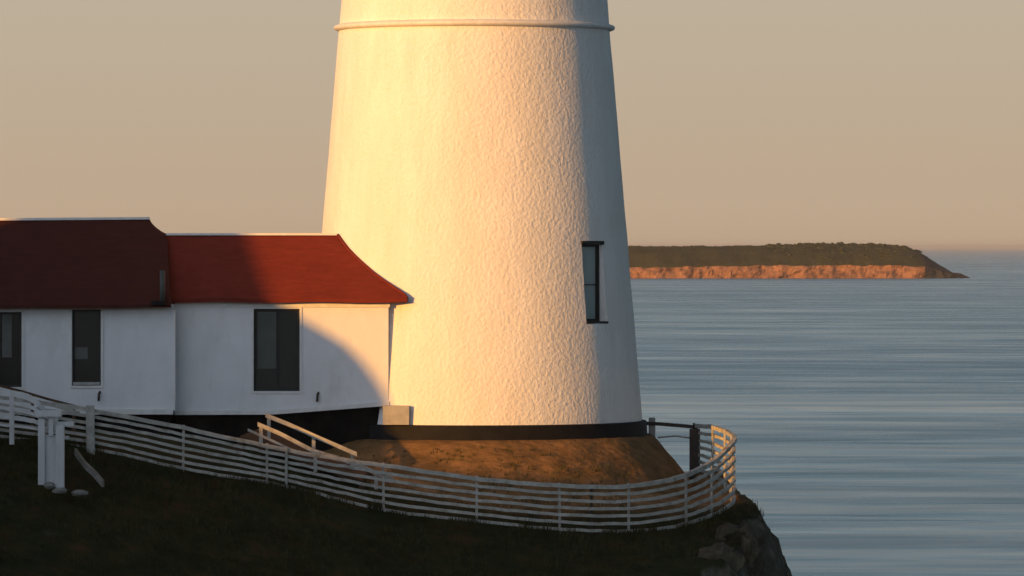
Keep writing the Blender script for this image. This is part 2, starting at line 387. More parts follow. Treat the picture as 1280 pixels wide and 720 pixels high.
# ------------------------------------------------------------------ far headland
IY = 2700.0
def isle():
    def ix(px): return X(px, IY)
    def ih(py): return Z(py, IY) - SEA
    top = [(-400,1),(0,10),(300,15),(560,ih(309)),(790,ih(307.6)),(860,ih(308)),(930,ih(307.5)),(1000,ih(305.5)),(1050,ih(304.3)),(1100,ih(305.3)),(1140,ih(308)),(1158,ih(315)),(1170,ih(324)),(1182,ih(333)),(1193,ih(341)),(1203,ih(342.5)),(1212,ih(346.5)),(1219,-1)]
    tx = [t[0] for t in top]; th = [t[1] for t in top]
    clf = [(-400,1),(300,4),(560,5),(790,ih(334)),(880,ih(332)),(950,ih(331)),(1050,ih(330.5)),(1110,ih(331)),(1150,ih(331.5)),(1158,ih(332)),(1175,ih(337)),(1200,ih(345)),(1219,-1)]
    cx_ = [t[0] for t in clf]; ch = [t[1] for t in clf]
    cols = list(np.linspace(-400, 1219, 700))
    # rows: (depth offset, fraction)
    parts = {'cliff': [], 'top': []}
    bmc = bmesh.new(); bmt = bmesh.new(); bmr = bmesh.new()
    grid = []
    for px in cols:
        T = float(np.interp(px, tx, th)); Cc = min(float(np.interp(px, cx_, ch)), T)*.93*(1 + .09*mnoise.fractal(Vector((px*.035, 1, 9)), 1, 2, 4))
        x = ix(px)
        wob = 6*mnoise.fractal(Vector((x*.02, 3, 0)), 1, 2, 5)
        r = []
        for q in range(7):                       # cliff face
            f = q/6
            jag = 2.5*mnoise.fractal(Vector((x*.12, f*2, 7)), .8, 2, 4)
            zz = -1.5 + (Cc+1.5)*f + (0 if q < 6 else .9*mnoise.noise(Vector((x*.15, 0, 5))))
            r.append(Vector((x, IY + wob + jag + 3.5*f, SEA + zz)))
        wid = max(6, min(60, T*3.6))
        for q in range(1, 15):
            f = q/14
            zz = Cc + (T-Cc)*math.sin(f*math.pi/2)**.9 + .5*mnoise.fractal(Vector((x*.09, f*5, 2)), .9, 2, 4)*(1 if f < .95 else .5)
            r.append(Vector((x, IY + wob + 3.5 + f*wid, SEA + zz)))
        for f in (.3, .7, 1.0):
            r.append(Vector((x + 0, IY + wob + 3.5 + wid + 50*f*min(1, T/10), SEA + T*(1-f*f) - 1.5*f)))
        grid.append(r)
    def face(bmx, rows, p0, p1):
        idx = [i for i, px in enumerate(cols) if p0 <= px <= p1]
        vv = [[bmx.verts.new(grid[i][j]) for j in rows] for i in idx]
        for a in range(len(vv)-1):
            for b in range(len(rows)-1):
                bmx.faces.new((vv[a][b], vv[a+1][b], vv[a+1][b+1], vv[a][b+1]))
    i_t = max(i for i, px in enumerate(cols) if px <= 1157); pt = cols[i_t]
    face(bmc, range(0, 7), -400, pt)
    face(bmt, range(6, 24), -400, pt)
    face(bmr, range(0, 24), pt, 1300)
    tag(from_bm('headland', bmt, M['isle_veg'], smooth=True), kind='structure', label='low green headland across the water')
    tag(from_bm('headland_cliff', bmc, M['isle_cliff']), kind='structure', label='orange earth cliff at the foot of the far headland')
    tag(from_bm('headland_point', bmr, M['isle_rock']), kind='structure', label='dark rocky point at the tip of the far headland')
    # shrub cover
    bms = bmesh.new()
    rnd = random.Random(3)
    for k in range(1100):
        i = rnd.randrange(int(len(cols)*.52), len(cols)-22)
        px = cols[i]
        j = rnd.choice([7,8,9,10,11,12,13,14,15,16,17,18,19,20,20,20,20,20,20])
        p = grid[i][j]
        if px > 1150 and j < 18: continue
        s = rnd.uniform(.35, 1.0) * (1 if px > 960 else .5)
        if j == 7: s *= .7
        m = bmesh.ops.create_icosphere(bms, subdivisions=1, radius=1)
        sx, sz = s*rnd.uniform(.8, 2.0), s*rnd.uniform(.4, .95)
        for v in m['verts']:
            v.co = Vector((v.co.x*sx, v.co.y*s*1.2, v.co.z*sz)) * rnd.uniform(.75, 1.2) + p + Vector((0, 0, sz*.2))
    tag(from_bm('shrubs', bms, M['isle_shrub']), kind='stuff', label='low dark shrubs covering the far headland', cat='shrubs')
isle()

# ------------------------------------------------------------------ lighthouse
ZR = lambda z: 3.51 - z * .0838
tower = empty('lighthouse', (0, 0, 0))
tag(tower, 'tapering whitewashed stone lighthouse tower with black base band at the cliff end', 'lighthouse')
wphi = R(49.5)     # window azimuth, measured from the camera side towards the right
wz0, wz1 = 2.07, 3.72
hw = .33
def tp(phi, z, dr=0):
    r = ZR(z) + dr
    return Vector((r*math.sin(phi), -r*math.cos(phi), z))
def build_tower():
    rm = ZR((wz0+wz1)/2)
    a0, a1 = wphi - math.asin(hw/rm), wphi + math.asin(hw/rm)
    ang = [a0 + (a1-a0)*k/4 for k in range(5)]
    m = 180
    ang += [a1 + (2*math.pi-(a1-a0))*k/m for k in range(1, m)]
    zs = list(np.linspace(0, wz0, 10)) + list(np.linspace(wz0, wz1, 9))[1:] + list(np.linspace(wz1, 12.0, 36))[1:]
    bm = bmesh.new()
    V = [[bm.verts.new(tp(a, z, .012*mnoise.noise(Vector((math.sin(a)*3, math.cos(a)*3, z*1.2))))) for a in ang] for z in zs]
    na = len(ang)
    zi = [i for i, z in enumerate(zs) if abs(z-wz0) < 1e-6][0]; zj = [i for i, z in enumerate(zs) if abs(z-wz1) < 1e-6][0]
    for i in range(len(zs)-1):
        for k in range(na):
            if zi <= i < zj and k < 4: continue
            bm.faces.new((V[i][k], V[i][(k+1) % na], V[i+1][(k+1) % na], V[i+1][k]))
    # window reveals, going in along the window's normal
    nrm = Vector((math.sin(wphi), -math.cos(wphi), 0))
    loop = [V[zi][k] for k in range(5)] + [V[i][4] for i in range(zi+1, zj+1)] + [V[zj][k] for k in range(3, -1, -1)] + [V[i][0] for i in range(zj-1, zi, -1)]
    depth_plane = ZR(wz1) - .15
    inner = []
    for v in loop:
        d = v.co.dot(nrm)
        inner.append(bm.verts.new(v.co - nrm*(d-depth_plane)))
    for k in range(len(loop)):
        bm.faces.new((loop[k], loop[(k+1) % len(loop)], inner[(k+1) % len(loop)], inner[k]))
    # flat top
    bm.faces.new(V[-1])
    me = bpy.data.meshes.new('wall'); bm.normal_update(); 
    bmesh.ops.recalc_face_normals(bm, faces=bm.faces)
    bm.to_mesh(me); bm.free()
    link('wall', me, M['tower'], tower, smooth=True)
    me.set_sharp_from_angle(angle=R(35)) if hasattr(me, 'set_sharp_from_angle') else None
    return nrm, depth_plane
nrm, dpl = build_tower()
side = Vector((math.cos(wphi), math.sin(wphi), 0))
def wbox(bm, s0, s1, d0, d1, z0, z1):
    vs = []
    for z in (z0, z1):
        for d in (d0, d1):
            for s in (s0, s1):
                vs.append(bm.verts.new(nrm*d + side*s + Vector((0,0,z))))
    for f in ((0,2,3,1),(4,5,7,6),(0,1,5,4),(2,6,7,3),(0,4,6,2),(1,3,7,5)): bm.faces.new([vs[i] for i in f])
bm = bmesh.new()
wbox(bm, -hw-.01, -hw+.045, dpl-.05, dpl+.04, wz0+.001, wz1-.001)
wbox(bm, hw-.05, hw+.01, dpl-.05, dpl+.07, wz0+.001, wz1-.001)
wbox(bm, -hw+.045, hw-.05, dpl-.05, dpl+.06, wz0+.001, wz0+.07)
wbox(bm, -hw+.045, hw-.05, dpl-.05, dpl+.06, wz1-.10, wz1-.001)
wbox(bm, -hw+.045, hw-.05, dpl-.03, dpl+.035, 2.83, 2.85)
win = from_bm('window', bm, M['frame'], tower, bevel=.004)
bm = bmesh.new(); wbox(bm, -hw+.04, hw-.045, dpl-.03, dpl, wz0+.06, wz1-.09)
from_bm('pane', bm, M['glass_grey'], win)
bm = bmesh.new(); wbox(bm, -hw-.01, hw+.05, ZR(wz1)-.25, ZR(wz1)+.012, wz1-.06, wz1+.02)
from_bm('lintel', bm, M['frame'], win, bevel=.01)
bm = bmesh.new(); wbox(bm, -hw-.01, hw+.02, dpl-.02, ZR(wz0)+.01, wz0-.03, wz0+.02)
from_bm('sill', bm, M['frame'], win, bevel=.01)

def lathe(profile, seg=180):
    bm = bmesh.new()
    V = [[bm.verts.new((r*math.cos(2*math.pi*k/seg), r*math.sin(2*math.pi*k/seg), z)) for k in range(seg)] for r, z in profile]
    for i in range(len(profile)-1):
        for k in range(seg):
            bm.faces.new((V[i][k], V[i][(k+1) % seg], V[i+1][(k+1) % seg], V[i+1][k]))
    return bm
zr = 8.19; rr = ZR(zr)
from_bm('string_course', lathe([(rr-.05, zr-.075),(rr+.05, zr-.062),(rr+.10, zr-.04),(rr+.118, zr),(rr+.10, zr+.035),(rr+.05, zr+.055),(rr-.05, zr+.085)]), M['trim'], tower, smooth=True)
from_bm('base_band', lathe([(3.4, -.002),(3.585, -.006),(3.60,-.02),(3.615, -.32),(3.60,-.5),(3.4,-.6)]), M['black'], tower)

# ---- earth apron at the foot of the tower
bm = bmesh.new()
angs = [2*math.pi*k/220 for k in range(220)]
rows = []
for q in range(26):
    f = q/25; ringv = []
    for a in angs:
        # a: 0 = right, 270deg = camera side
        front = max(0, -math.sin(a)); right = max(0, math.cos(a))
        rgt = right**1.5
        slope = .40 + .72*rgt*(1-.35*front)
        reach = 3.3*(1-rgt) + 1.15*rgt
        r = 3.5 + reach*f
        z = -.30 - slope*max(0, r-3.72)*(1+.12*(r-3.7))
        p = Vector((r*math.cos(a), r*math.sin(a), z))
        z += (.06*mnoise.fractal(p*1.3, .9, 2, 5) + .02*mnoise.noise(p*6)) * min(1, f*4)
        if f > .9: z -= (f-.9)*2.5
        ringv.append(bm.verts.new((p.x, p.y, z)))
    rows.append(ringv)
for i in range(25):
    for k in range(220): bm.faces.new((rows[i][k], rows[i][(k+1) % 220], rows[i+1][(k+1) % 220], rows[i+1][k]))
tag(from_bm('earth_bank', bm, M['mound'], smooth=True), kind='structure', label='orange brown earth bank around the foot of the lighthouse')

# ------------------------------------------------------------------ white house
YW, YA = -3.45, -3.02          # front walls of the main house and of the annex
house = empty('house', (-9, -1.5, .3))
tag(house, 'low white house with a dark red flared roof joined to the lighthouse', 'house')
def wall_front(bm, x0, x1, z0, z1, y, holes, depth=.14):
    xs = sorted({x0, x1, *[h[0] for h in holes], *[h[1] for h in holes]})
    zs = sorted({z0, z1, *[h[2] for h in holes], *[h[3] for h in holes]})
    def inh(x, z): return any(h[0] < x < h[1] and h[2] < z < h[3] for h in holes)
    V = {}
    def v(x, z, yy):
        k = (x, z, yy)
        if k not in V: V[k] = bm.verts.new((x, yy, z))
        return V[k]
    for a, b in zip(xs, xs[1:]):
        for c_, d in zip(zs, zs[1:]):
            if inh((a+b)/2, (c_+d)/2): continue
            bm.faces.new((v(a,c_,y), v(b,c_,y), v(b,d,y), v(a,d,y)))
    for (a, b, c_, d) in holes:
        for (p, q) in (((a,c_),(b,c_)),((b,c_),(b,d)),((b,d),(a,d)),((a,d),(a,c_))):
            bm.faces.new((v(*p, y), v(*q, y), v(*q, y+depth), v(*p, y+depth)))
def hx(px): return X(px, YW)
zb = Z(516, YW)
A_h = (X(-32, YW), hx(27), Z(484, YW), Z(390, YW))
B_h = (hx(90), hx(126), Z(482, YW), Z(387, YW))
C_h = (X(317, YA), X(374.5, YA), Z(489, YA), Z(386, YA))
bm = bmesh.new()
xl, xr = -14.5, hx(216)
wall_front(bm, xl, xr, Z(513, YW), Z(380, YW), YW, [A_h, B_h])
box(bm, xr-.12, xr, YW+.002, 1.2, Z(513, YW), Z(380, YW)-.01)
box(bm, xl, xl+.12, YW+.002, 1.2, Z(513, YW), Z(380, YW)-.01)
box(bm, xl+.12, xr-.12, 1.1, 1.2, Z(513, YW), Z(380, YW)-.01)
from_bm('wall', bm, M['house_white'], house)
bm = bmesh.new()
xa = X(485.5, YA)
za0, za1 = Z(507, YA), Z(374, YA)
wall_front(bm, xr+.002, xa, za0, za1, YA, [C_h])
for v_ in bm.verts:
    if abs(v_.co.z-za0) < 1e-4: v_.co.z = float(np.interp(v_.co.x, [xr, C_h[0], C_h[1], xa], [Z(516,YA), Z(515,YA), Z(513,YA), Z(504.5,YA)]))
box(bm, xa-.12, xa, YA+.002, -1.9, za0+.04, za1-.01)
from_bm('wall', bm, M['house_white'], house)['label'] = 'white annex wall beside the tower'
# boards and trim
bm = bmesh.new(); box(bm, xl, xr+.01, YW-.03, YW-.002, Z(387, YW), Z(381, YW)); from_bm('fascia', bm, M['trim'], house)
bm = bmesh.new(); box(bm, xr+.012, xa+.03, YA-.03, YA-.002, Z(384, YA), Z(377, YA)); from_bm('fascia', bm, M['trim'], house)
bm = bmesh.new(); box(bm, xl, xr+.01, YW-.035, YW-.003, Z(518, YW), Z(511.5, YW)); from_bm('base_board', bm, M['trim'], house)
bm = bmesh.new()
v = [(xr+.012, 516), (X(340,YA), 515.5), (X(375,YA), 513), (xa+.02, 504.5)]
bar(bm, [Vector((x, YA-.02, Z(py, YA))) for x, py in v], .035, .085); from_bm('base_board', bm, M['trim'], house)
bm = bmesh.new(); box(bm, xr-.02, xr+.05, YW-.03, YW+.3, Z(513, YW), Z(388, YW)); from_bm('corner_board', bm, M['house_white'], house)
# dark foundation
bm = bmesh.new()
box(bm, xl+.1, xr-.06, YW+.12, 1.0, -1.2, Z(512.6, YW)+.02)
from_bm('foundation', bm, M['foundation'], house)
bm = bmesh.new()
box(bm, xr+.0, X(516, YA), YA+.10, -.5, -1.4, Z(531, YA))
box(bm, xr+.0, xa-.03, YA+.103, -.5, Z(531, YA)-.003, za0+.03)
from_bm('foundation', bm, M['foundation'], house)
bm = bmesh.new(); box(bm, X(479, YA), X(512, YA), YA-.36, YA+.2, Z(530.5, YA), Z(506.5, YA))
from_bm('corner_block', bm, M['block'], house, bevel=.012)
# roofs: rings that shrink from the eave up to the ridge, hipped and flared at the end
def roof(name, x_left, outline, y_f, y_r, y_b, z_e, sag=0, th=.07, eave_py_shift=0):
    """outline: list of (t, x_right, z) from ridge (t=0) to eave (t=1)"""
    bm = bmesh.new(); rings = []
    for (t, x, z) in outline:
        yf = y_r + (y_f-y_r)*t; yb = y_r + (y_b-y_r)*t
        xs_l = x_left
        nseg = 24
        rg = []
        for k in range(nseg+1):
            f = k/nseg; rg.append(Vector((xs_l + (x-xs_l)*f, yf, z + sag*(1-f) + .010*math.sin(f*17+t*3))))
        for k in range(1, 7): rg.append(Vector((x, yf + (yb-yf)*k/6, z)))
        for k in range(1, nseg+1):
            f = 1-k/nseg; rg.append(Vector((xs_l + (x-xs_l)*f, yb, z + sag*(1-f))))
        rings.append([bm.verts.new(p) for p in rg])
    low = [bm.verts.new(v.co - Vector((0,0,th))) for v in rings[-1]]
    rings.append(low)
    m = len(rings[0])
    for i in range(len(rings)-1):
        for k in range(m-1):
            bm.faces.new((rings[i][k], rings[i][k+1], rings[i+1][k+1], rings[i+1][k]))
    bm.faces.new(low)
    bmesh.ops.remove_doubles(bm, verts=bm.verts, dist=.0005)
    return bm
yr_m, yr_a = -1.3, -1.6
ol_px = [(187,274),(189,279),(193,284),(199,289),(206,293),(209,302),(211,340),(212,372),(213,380)]
out = []
for px, py in ol_px:
    t = (py-274)/(380-274); y = yr_m + (-3.75-yr_m)*t
    out.append((t, X(px, y), Z(py, y)))
rf = from_bm('roof', roof('roof', -15, out, -3.75, yr_m, 1.5, 0, sag=-.06), M['roof_shade'], house)
ol_px = [(422,294),(428,302),(435,311),(444,320),(455,330),(468,341),(482,351),(496,360),(505,366),(509,371)]
out = []
for px, py in ol_px:
    t = (py-294)/(372-294); t = t**.95 if t > 0 else 0; y = yr_a + (-3.24-yr_a)*t
    out.append((t, X(px, y), Z(py+2*t, y)))
ra = from_bm('roof', roof('roof', xr-.6, out, -3.24, yr_a, .9, 0, th=.085), M['roof'], house)
ra['label'] = 'sunlit red annex roof sweeping down beside the tower'
# thin pale caps added along the ridges to draw a bright halo
bm = bmesh.new(); bar(bm, [Vector((x, yr_m, Z(274, yr_m)+ .02 - .06*(X(187,yr_m)-x)/(X(187,yr_m)+15))) for x in np.linspace(-14.9, X(187, yr_m), 12)], .12, .05)
from_bm('halo_ridge_cap', bm, M['trim'], rf)
bm = bmesh.new(); bar(bm, [Vector((x, yr_a, Z(294, yr_a)+.02)) for x in np.linspace(X(208, yr_a), X(421, yr_a), 10)], .10, .045)
from_bm('halo_ridge_cap', bm, M['trim'], ra)
# hip edge rolls
bm = bmesh.new(); tube(bm, [Vector((x, yr_a + (-3.24-yr_a)*t, z+.005)) for t, x, z in out], .028, 8); from_bm('hip_roll', bm, M['roof'], ra, smooth=True)
# small vertical pipe where the two roofs meet, and gutter end
bm = bmesh.new(); tube(bm, [Vector((X(203, -3.75), -3.72, Z(p, -3.75))) for p in (379, 360, 338)], .055, 12); from_bm('drain_pipe', bm, M['metal'], house, smooth=True)
bm = bmesh.new(); box(bm, X(189, -3.8), X(207, -3.8), -3.84, -3.72, Z(381.5, -3.8), Z(376, -3.8)); from_bm('gutter_end', bm, M['black'], house, bevel=.008)

def window(hole, y, mull, label, blinds, sill=False):
    a, b, c_, d = hole
    t = .045
    yy = y + .09
    bm = bmesh.new()
    box(bm, a-.004, a+t, yy, yy+.06, c_-.004, d+.004); box(bm, b-t, b+.004, yy, yy+.06, c_-.004, d+.004)
    box(bm, a+t, b-t, yy, yy+.06, c_-.004, c_+t); box(bm, a+t, b-t, yy, yy+.06, d-t, d+.004)
    for (m, w) in mull: box(bm, m-w/2, m+w/2, yy+.003, yy+.06, c_+t, d-t)
    w_ = from_bm('window', bm, M['frame'], house, bevel=.003); w_['label'] = label
    bm = bmesh.new(); box(bm, a+t-.01, b-t+.01, yy+.035, yy+.05, c_+t-.01, d-t+.01); from_bm('pane', bm, M['glass'], w_)
    for (x0, x1, z0, z1, mt) in blinds:
        bm = bmesh.new(); box(bm, x0, x1, yy+.018, yy+.030, z0, z1); from_bm('blind', bm, M[mt], w_)
    if sill:
        bm = bmesh.new(); box(bm, a+.02, b-.02, y-.02, y+.1, c_+.01, c_+.07); from_bm('sill', bm, M['block'], w_, bevel=.01)
window(A_h, YW, [(hx(-2), .05)], 'dark window at the far left of the white house', [(hx(2), hx(14), Z(447, YW), Z(392.5, YW), 'blind')])
window(B_h, YW, [], 'narrow dark window in the middle of the white wall', [(hx(93), hx(109), Z(449, YW), Z(434, YW), 'blind')], sill=True)
window(C_h, YA, [(X(347, YA), .04)], 'wide dark window with a grey half blind in the annex wall', [(X(321.5, YA), X(345, YA), Z(461, YA), Z(390, YA), 'glass_dull'), ])
# light casings
for (h, y) in ((B_h, YW), (C_h, YA), (A_h, YW)):
    a, b, c_, d = h; bm = bmesh.new()
    box(bm, a-.05, a-.003, y-.018, y-.001, c_-.05, d+.04); box(bm, b+.003, b+.05, y-.018, y-.001, c_-.05, d+.04)
    box(bm, a-.003, b+.003, y-.022, y-.001, c_-.05, c_-.003)
    from_bm('window_casing', bm, M['trim'], house)
# little pipe stubs low on the wall
for px, py, y in ((397, 497, YA), (124, 496, YW)):
    bm = bmesh.new(); tube(bm, [Vector((X(px+1,y), y-.0, Z(py-6,y))), Vector((X(px,y), y-.06, Z(py-4,y))), Vector((X(px-.5,y), y-.07, Z(py+5,y)))], .025, 8)
    from_bm('vent_pipe', bm, M['iron'], house, smooth=True)

# ------------------------------------------------------------------ keeper's dwelling off to the left (unseen, inferred from its gable shadow and shaped to cast it)
def dwelling():
    root = empty('house', (-22, -16, 2)); 
    tag(root, 'tall gabled white dwelling standing left of the frame on the knoll', 'house')
    def P(u, s, z): return Vector((ca*u - sa*s, -sa*u - ca*s, z))
    u0, u1, uc = -9.2, .68, -4.1; s0, s1 = 23.5, 32
    zb_, ze, zt = .5, 3.95, 8.15
    bm = bmesh.new()
    prof = [(u0+.35, zb_), (.5, zb_), (.5, 3.15), (uc, zt-.35), (u0+.35, 3.3)]
    a = [bm.verts.new(P(u, s0, z)) for u, z in prof]; b = [bm.verts.new(P(u, s1, z)) for u, z in prof]
    bm.faces.new(a); bm.faces.new(b[::-1])
    for k in range(5): bm.faces.new((a[k], a[(k+1) % 5], b[(k+1) % 5], b[k]))
    from_bm('wall', bm, M['house_white'], root)
    bm = bmesh.new()
    line = [(.84, 2.9), (.76, 3.25), (.61, 3.58), (.36, 4.0), (.06, 4.35), (-.6, 4.78), (-2.37, 6.5), (uc, zt), (-6.2, 6.4), (-7.9, 4.7), (-8.9, 4.0), (-9.5, 3.0)]
    for s_a, s_b in ((s0-.4, s1+.4),):
        T = [[bm.verts.new(P(u, s, z)) for u, z in line] for s in (s_a, s_b)]
        Bt = [[bm.verts.new(P(u, s, z-.18)) for u, z in line] for s in (s_a, s_b)]
        for k in range(len(line)-1):
            bm.faces.new((T[0][k], T[0][k+1], T[1][k+1], T[1][k])); bm.faces.new((Bt[0][k], Bt[1][k], Bt[1][k+1], Bt[0][k+1]))
            for e in (0, 1): bm.faces.new((T[e][k], T[e][k+1], Bt[e][k+1], Bt[e][k]))
        for k in (0, len(line)-1): bm.faces.new((T[0][k], T[1][k], Bt[1][k], Bt[0][k]))
    from_bm('roof', bm, M['roof'], root)
    for uu, zz in ((-6.6, 2.2), (-2.0, 2.2), (-4.1, 5.4)):
        bm = bmesh.new()
        pts = [(uu-.4, zz), (uu+.4, zz), (uu+.4, zz+1.4), (uu-.4, zz+1.4)]
        f = [bm.verts.new(P(u, s0-.04, z)) for u, z in pts]; g = [bm.verts.new(P(u, s0+.03, z)) for u, z in pts]
        bm.faces.new(f); [bm.faces.new((f[k], f[(k+1)%4], g[(k+1)%4], g[k])) for k in range(4)]
        from_bm('window', bm, M['glass'], root)
dwelling()

# ------------------------------------------------------------------ long white rail fence
root = empty('fence', (fence_pts[0][0], fence_pts[0][1], fence_pts[0][3]))
tag(root, 'long weathered white rail fence curving along the slope and round the cliff end', 'fence')
sm = spline(fence_pts, 7)
NR = 7
for k in range(NR):
    f = k/(NR-1)*.90 + .015
    bm = bmesh.new()
    pts = [Vector((p[0], p[1], p[2] + (p[3]-p[2])*f + .012*mnoise.noise(Vector((p[0]*1.1, p[1], k*3.1))))) for p in sm]
    h = .08 if k == 0 else .06
    bar(bm, pts, .05 if k else .09, h, .009)
    from_bm('rail', bm, M['rail'], root)
# posts at even arc spacing
S = [0]
for a, b in zip(sm, sm[1:]): S.append(S[-1] + math.hypot(b[0]-a[0], b[1]-a[1]))
def at_s(s):
    i = min(max(np.searchsorted(S, s)-1, 0), len(sm)-2); t = (s-S[i])/(S[i+1]-S[i])
    p = sm[i]*(1-t) + sm[i+1]*t; d = sm[i+1]-sm[i]; return p, Vector((d[0], d[1], 0)).normalized()
def s_at_px(px):
    for i in range(len(sm)-1):
        a = 640 + (sm[i][0]-CX)*F/(D+sm[i][1]); b = 640 + (sm[i+1][0]-CX)*F/(D+sm[i+1][1])
        if a <= px <= b: return S[i] + (S[i+1]-S[i])*(px-a)/(b-a)
post_s = [s_at_px(p) for p in (-20, 113, 229, 334, 357, 480, 596, 701, 741, 788, 861, 893)] + [S[-1]-3.0, S[-1]-1.9, S[-1]-.95, S[-1]-.02]
for j, s in enumerate(post_s):
    p, t = at_s(s)
    nn = Vector((t.y, -t.x, 0))
    if nn.y > 0 and s < S[-1]*.75: nn = -nn
    bm = bmesh.new()
    back = 1 if j not in (1, 4) else -1
    c_ = Vector((p[0], p[1], 0)) - nn*.06*back
    w = .024 if j not in (1,) else .08
    lean = random.uniform(-.015, .015)
    zt = p[2] + (.04 if j != 1 else .08); zb2 = p[3]-.35
    vs = []
    for z, l in ((zb2, 0), (zt, lean)):
        for a, b in ((-1,-1),(1,-1),(1,1),(-1,1)):
            q = c_ + t*(w*a+l) + nn*(w*.8*b); vs.append(bm.verts.new((q.x, q.y, z)))
    for f in ((3,2,1,0),(4,5,6,7),(0,1,5,4),(1,2,6,5),(2,3,7,6),(3,0,4,7)): bm.faces.new([vs[i] for i in f])
    dark = j in (8, len(post_s)-1)
    from_bm('post', bm, M['iron'] if dark else M['rail'], root, bevel=.008)

# dark back rail from the tower to the fence end
root = empty('railing', tuple(W(868, 590, 1.1)))
tag(root, 'short dark iron railing running from the tower foot back to the fence end', 'railing')
bm = bmesh.new(); bar(bm, [W(800, 529, 1.3), W(825, 530, 1.25), W(850, 532, 1.2), W(872, 534, 1.12)], .06, .075); from_bm('rail', bm, M['iron'], root)
bm = bmesh.new(); tube(bm, [W(822, 547, 1.25), W(845, 545, 1.22), W(866, 548, 1.15)], .02, 6); from_bm('rail', bm, M['rail'], root)
bm = bmesh.new(); q = W(869, 534, 1.05); box(bm, q.x-.12, q.x+.10, .95, 1.15, Z(600, 1.05), Z(536, 1.05)); from_bm('post', bm, M['iron'], root, bevel=.015)
bm = bmesh.new(); q = W(815, 528, 1.35); box(bm, q.x-.07, q.x+.07, 1.28, 1.42, Z(570, 1.3), Z(522, 1.3)); from_bm('post', bm, M['block'], root, bevel=.02)

# ------------------------------------------------------------------ ramp with lit handrails
rr_ = empty('ramp', tuple(W(380, 575, -5.6)))
tag(rr_, 'narrow brown wooden ramp leading down from the annex behind the fence', 'ramp')
bm = bmesh.new()
a, b = W(300, 545, -6.1), W(452, 600, -6.3); c2_, d2_ = W(325, 535, -5.1), W(462, 586, -5.3)
top = [a, b, d2_, c2_]
tv = [bm.verts.new(p) for p in top]; bv = [bm.verts.new(p - Vector((0,0,.09))) for p in top]
bm.faces.new(tv); bm.faces.new(bv[::-1])
for k in range(4): bm.faces.new((tv[k], tv[(k+1)%4], bv[(k+1)%4], bv[k]))
from_bm('deck', bm, M['wood'], rr_)
for q in (a, b, c2_, d2_):
    bm = bmesh.new(); g = -1.6; box(bm, q.x-.05, q.x+.05, q.y-.05, q.y+.05, g, q.z-.091); from_bm('post', bm, M['wood'], rr_)
def handrail(label, pts, low, y, posts):
    r = empty('handrail', tuple(W(pts[0][0], pts[0][1]+50, y)))
    tag(r, label, 'handrail', 'handrails of the ramp')
    for L_, th in ((pts, .085), (low, .05)):
        if not L_: continue
        bm = bmesh.new(); bar(bm, [W(px, py, y) for px, py in L_], th, th, .004); from_bm('rail', bm, M['rail'], r)
    for px, p0, p1 in posts:
        q = W(px, p0, y); bm = bmesh.new(); box(bm, q.x-.035, q.x+.035, y+.02, y+.09, Z(p1, y), q.z); from_bm('post', bm, M['rail'], r, bevel=.006)
handrail('upper sloping white handrail catching the sun below the annex wall', [(332,519),(360,530),(400,548),(446,568)], None, -5.8, [(336,523,548),(392,546,570),(440,567,592)])
handrail('lower sloping white handrail catching the sun just behind the fence', [(322,530),(350,542),(393,564),(420,572),(445,580),(470,591),(492,600)], [(310,537),(338,550),(372,566)], -6.6, [(326,533,556),(394,566,590),(470,592,612)])

# ------------------------------------------------------------------ upper left clutter: second railing, white gate post, planks, stones
yl = -10.4
r = empty('railing', tuple(W(20, 560, yl)))
tag(r, 'broad white board railing at the left edge ending at the gate post', 'railing')
for k, (o_, w) in enumerate(((0,.13),(12,.075),(21,.06),(31,.09),(42,.05))):
    bm = bmesh.new()
    pts = [(-40,484+o_*1.0),(0,489+o_*1.0),(22,493+o_*.95),(42,500+o_*.85),(56,514+o_*.6),(72,521+o_*.5)]
    sp_ = spline(pts, 5)
    bar(bm, [W(p[0], p[1], yl+.2*math.sin(i*.3)) for i, p in enumerate(sp_)], .05, w*.9, .006); from_bm('rail', bm, M['white_board'], r)
for px in (-25, 14, 50):
    q = W(px, 487, yl); zt_ = Z(np.interp(px, [-40,0,50], [484,489,508]), yl); bm = bmesh.new(); box(bm, q.x-.045, q.x+.045, yl+.10, yl+.18, Z(556, yl), zt_); from_bm('post', bm, M['white_board'], r, bevel=.008)
# second, thin rail line in front of the wall
r2_ = empty('railing', tuple(W(40, 530, -6.0)))
tag(r2_, 'thin dark weathered handrail climbing in front of the white wall at far left', 'railing')
bm = bmesh.new(); bar(bm, [W(px, py, -6.0) for px, py in ((-40,474),(0,482),(30,490),(60,499),(95,508))], .05, .05, .004); from_bm('rail', bm, M['wood'], r2_)
bm = bmesh.new(); bar(bm, [W(px, py, -6.0) for px, py in ((-40,480),(0,487),(30,497),(60,505),(100,516))], .05, .06, .004); from_bm('rail', bm, M['rail'], r2_)
for px in (-20, 40, 92):
    q = W(px, 0, -6.0); bm = bmesh.new(); box(bm, q.x-.03, q.x+.03, -5.97, -5.91, -.6, Z(np.interp(px, [-40,0,95], [476,484,509]), -6.0)); from_bm('post', bm, M['wood'], r2_)

